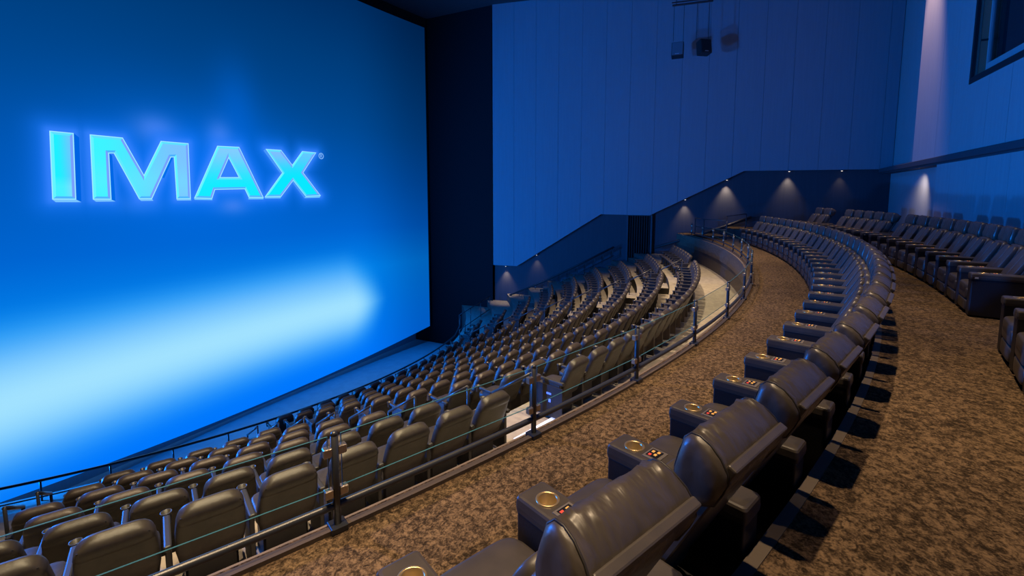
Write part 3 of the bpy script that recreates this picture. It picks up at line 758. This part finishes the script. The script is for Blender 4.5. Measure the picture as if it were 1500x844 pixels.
# ------------------------------------------------------------------ front guard rail below row one, aisle handrails, wall rail
fr = empty('guard_rail', pol(17.15, 0, ROWZ(1))); tag(fr, 'black metal guard rail in front of the row closest to the screen', 'railing')
FO = -fr.location
FA = [-38+4.3*k for k in range(13)]
path = [pol(17.32, FA[0]+(15.5-FA[0])*k/60, ROWZ(1)+0.52) for k in range(61)]+[pol(17.25, 19, ROWZ(1)+0.72), pol(17.05, 22.5, ROWZ(1)+0.92)]
bm = B(); tube(bm, path, 0.034, 6); o = obj('top_rail', bm, 'rail_metal', fr, True); o.location = FO
bm = B(); tube(bm, [pol(17.32, FA[0]+(22-FA[0])*k/60, ROWZ(1)+0.10) for k in range(61)], 0.018, 6); o = obj('bottom_rail', bm, 'rail_metal', fr, True); o.location = FO
for k, a in enumerate(FA+[18, 22]):
    bm = B(); tube(bm, [pol(17.32, a, ROWZ(1)), pol(17.3, a, ROWZ(1)+(0.52 if a < 16 else .75 if a < 20 else 0.92))], 0.022, 6); o = obj('post', bm, 'rail_metal', fr, True); o.location = FO
# far corner continuation of the guard rail to the side wall
fc = empty('corner_rail', pol(17.0, 24, ROWZ(1))); tag(fc, 'short dark rail joining the guard rail to the far side wall', 'railing')
q0, q1 = pol(16.95, 22.8, ROWZ(1)), Vector((11.3, -14.75, ROWZ(1)))
for k in range(4):
    q = q0+(q1-q0)*k/3; bm = B(); tube(bm, [q, q+Vector((0, 0, 0.95))], 0.022, 6); o = obj('post', bm, 'rail_metal', fc, True); o.location = -fc.location
for h in (0.95, 0.12):
    bm = B(); tube(bm, [q0+Vector((0, 0, h)), q1+Vector((0, 0, h))], 0.025, 6); o = obj('rail', bm, 'rail_metal', fc, True); o.location = -fc.location

def hairpin(loc_top, loc_bot, h, label, group):
    # inverted-U handrail from the upper tread to the lower tread
    t = empty('aisle_handrail', loc_bot); tag(t, label, 'handrail', group)
    a, b = Vector((0, 0, 0)), loc_top-loc_bot
    bm = B(); tube(bm, [a+Vector((0, 0, h)), b+Vector((0, 0, h))], 0.028, 6); obj('grab_rail', bm, 'rail_metal', t, True)
    for q in (a, b):
        bm = B(); tube(bm, [q, q+Vector((0, 0, h))], 0.022, 6); obj('post', bm, 'rail_metal', t, True)
for i in range(2, 10):
    nm = ROWNAME[i]
    a = -15.43-0.58*(9-i)
    hairpin(pol(ROWR(i)-0.63, a, ROWZ(i)), pol(ROWR(i)-1.36, a-0.30, ROWZ(i-1)), 0.70, 'hairpin handrail on the near stair aisle, at %s' % nm, 'near aisle handrails')
    a = FAR_AISLE(i)+0.3
    hairpin(pol(ROWR(i)-0.45, a, ROWZ(i)), pol(ROWR(i)-1.30, a, ROWZ(i-1)), 0.86, 'hairpin handrail on the far stair aisle, at %s' % nm, 'far aisle handrails')
for i in (5, 6, 7):
    hairpin(pol(ROWR(i)-0.4, -29.2, ROWZ(i)), pol(ROWR(i)-1.3, -29.4, ROWZ(i-1)), 0.9, 'dark sloping handrail at the near wall end of %s' % ROWNAME[i], 'near wall handrails')
# aisle half-steps, parts of a stair per aisle
def steps(fn0, fn1, rows):
    for i in rows:
        R = ROWR(i-1)+0.23; bm = B()
        sector(bm, const(R-0.42), const(R), fn0(i, R), fn1(i, R), ROWZ(i-1), ROWZ(i-1)+0.245, 5, 1); o = obj('step', bm, None, TIER[i-1], mats=['concrete', 'tier_riser'])
for fn in (NEAR_AISLE, FAR_AISLE):
    steps(lambda i, R: fn(i)-math.degrees(0.56/R), lambda i, R: fn(i)+math.degrees(0.56/R), range(2, 10))
steps(lambda i, R: FAR_END[i]+1.2, lambda i, R: min(34, arange_for(R)[1]-0.6), range(4, 10))
# step light in the near aisle below the railing
bm = B(); sector(bm, const(27.70), const(27.80), -16.9, -15.0, ROWZ(9), ROWZ(9)+0.018, 6); o = obj('step_light', bm, 'led_white'); o.location = (0, 0, 0)
tag(o, 'bluish white light strip on the step below the glass railing', 'light')

# sloping rail along the far wall stairs
wr = empty('wall_handrail', (xf(-22), -22, ROWZ(5))); tag(wr, 'dark sloping handrail climbing along the far side wall', 'handrail')
WO = -wr.location
OFF = 0.28
pts = [(-15.85, -4.17), (-18.1, -3.12), (-20.15, -2.0), (-22.15, -0.87)]
bm = B(); tube(bm, [Vector((xf(y, -OFF), y, z)) for y, z in pts], 0.06, 6); o = obj('rail', bm, 'trim_dark', wr, True); o.location = WO
bm = B(); tube(bm, [Vector((xf(y, -OFF), y, z-0.52)) for y, z in pts], 0.03, 6); o = obj('lower_rail', bm, 'rail_metal', wr, True); o.location = WO
for k in range(13):
    y = -15.95-k*0.51; z = -4.17+(y+15.85)*(-0.87+4.17)/(-22.15+15.85)
    bm = B(); tube(bm, [Vector((xf(y, -OFF), y, z-0.55)), Vector((xf(y, -OFF), y, z))], 0.02, 5); o = obj('post', bm, 'rail_metal', wr, True); o.location = WO
wr2 = empty('wall_handrail', (xf(-27), -27, -1)); tag(wr2, 'dark sloping handrail on the far wall beyond the curtained doorway', 'handrail')
pts = [(-24.4, -0.84), (-26.56, -0.1), (-27.95, 0.43), (-29.3, 1.0)]
bm = B(); tube(bm, [Vector((xf(y, -OFF), y, z)) for y, z in pts], 0.085, 6); o = obj('rail', bm, 'trim_dark', wr2, True); o.location = -wr2.location
for y, z in pts:
    bm = B(); tube(bm, [Vector((xf(y, -OFF), y, z)), Vector((xf(y, SET-0.02), y, z-0.05))], 0.02, 5); o = obj('bracket', bm, 'rail_metal', wr2, True); o.location = -wr2.location
# platform entry rails at the far end
def frame_rail(name, loc, pieces, label):
    t = empty(name, loc); tag(t, label, 'railing')
    for nm, p, r in pieces:
        bm = B(); tube(bm, p, r, 6); o = obj(nm, bm, 'rail_metal', t, True); o.location = -Vector(loc)
b0, b1, b2 = pol(29.75, 26.6, 0), pol(29.75, 24.2, 0), pol(30.4, 21.6, 0)
frame_rail('platform_rail', b1, [('top_rail', [b0+Vector((0, 0, .95)), b1+Vector((0, 0, .95)), b2+Vector((0, 0, .95))], .022), ('mid_rail', [b0+Vector((0, 0, .5)), b1+Vector((0, 0, .5)), b2+Vector((0, 0, .5))], .018),
    ('post', [b0, b0+Vector((0, 0, .95))], .022), ('post', [b1, b1+Vector((0, 0, .95))], .022), ('post', [b2, b2+Vector((0, 0, .95))], .022)], 'dark tubular rail at the far end of the recliner platform')
c0, c1 = pol(30.5, 22.2, 0.0), pol(31.6, 23.0, STEP)
frame_rail('platform_rail', c0, [('top_rail', [c0+Vector((0, 0, 1.15)), c1+Vector((0, 0, 0.85))], .022), ('post', [c0, c0+Vector((0, 0, 1.15))], .022), ('post', [c1, c1+Vector((0, 0, .85))], .022)], 'short dark rail beside the last recliner of the front row')

# ------------------------------------------------------------------ hanging loudspeakers by the far wall
hb = empty('speaker_hanger', (12.9, -26.0, 12.1)); tag(hb, 'dark metal bar hanging from the ceiling above the loudspeakers', 'bracket')
sb0, sb1 = Vector((12.69, -25.12, 12.08)), Vector((13.1, -27.06, 12.12))
u = (sb1-sb0).normalized()
bm = B(); tube(bm, [sb0, sb1], 0.05, 6); tube(bm, [sb0+Vector((-.25, 0, .05)), sb1+Vector((-.25, 0, .05))], 0.035, 6); o = obj('bar', bm, 'rail_metal', hb); o.location = -hb.location
for t in (0.05, 0.3, 0.62, 0.92):
    q = sb0+(sb1-sb0)*t; bm = B(); tube(bm, [q, Vector((q.x, q.y, 10.26))], 0.012, 5); o = obj('hanging_cable', bm, 'rail_metal', hb); o.location = -hb.location
for t in (0.1, 0.9):
    q = sb0+(sb1-sb0)*t; bm = B(); tube(bm, [q, Vector((q.x, q.y, CEIL))], 0.02, 5); o = obj('ceiling_rod', bm, 'rail_metal', hb); o.location = -hb.location
def speaker(loc, rz, front, label, tilt=0.18):
    t = empty('loudspeaker', loc, rz); t.rotation_euler = (tilt, 0, rz); tag(t, label, 'speaker')
    bm = B(); add_box(bm, -0.30, 0.30, -0.22, 0.22, -0.36, 0.36, 0.02, 2); obj('cabinet', bm, 'speaker_body', t)
    bm = B(); add_box(bm, -0.27, 0.27, 0.22, 0.245, -0.33, 0.33, 0.01, 1); g = obj('grille', bm, front, t)
    bm = B(); add_box(bm, -0.09, 0.11, 0.245, 0.252, -0.30, -0.265); obj('badge', bm, 'badge', g)
speaker((12.78, -25.45, 9.79), R_(95), 'speaker_grey', 'hanging loudspeaker with a blue-lit grille, nearer the screen')
speaker((13.02, -26.71, 9.82), R_(128), 'speaker_body', 'hanging black loudspeaker with a small badge, farther from the screen')

# ------------------------------------------------------------------ downlights tucked under the side wall panels
def soffit(yy, power, label):
    z = prof(yy)-0.03; p = Vector((xf(yy, 0.10), yy, z))
    t = empty('soffit_downlight', p); tag(t, label, 'light', 'downlights under the side wall panels')
    bm = B(); loft(bm, [(Vector((0, 0, .03)), .05, .05, Vector((1, 0, 0)), Vector((0, 1, 0)), 2), (Vector((0, 0, -.03)), .06, .06, Vector((1, 0, 0)), Vector((0, 1, 0)), 2)], N=12); obj('housing', bm, 'panel_plate', t)
    bm = B(); loft(bm, [(Vector((0, 0, -.03)), .045, .045, Vector((1, 0, 0)), Vector((0, 1, 0)), 2), (Vector((0, 0, -.045)), .035, .035, Vector((1, 0, 0)), Vector((0, 1, 0)), 2)], N=12); obj('lens', bm, 'lamp_lens', t)
    s = spot('soffit_lamp', p+Vector((-0.02, 0, -0.07)), p+Vector((0.05, 0, -3)), power, 70, 0.9, (1.0, 0.74, 0.5), 0.04)
soffit(-15.4, 120, 'small downlight under the side wall panel end next to the screen')
soffit(-17.39, 40, 'small downlight low under the sloping edge of side wall panels')
soffit(-25.9, 130, 'small downlight just past the curtained doorway')
soffit(-28.0, 260, 'small downlight at the upper bend of the side wall panel edge')
soffit(-31.0, 160, 'small downlight above the far end of the recliner platform')
soffit(-33.4, 20, 'small downlight near the rear corner')

spot('ledge_lamp', (10.9, YR+0.78, LZ-0.30), (11.6, YR-0.1, 1.6), 120, 96, 1.0, (1.0, 0.8, 0.62), 0.05)
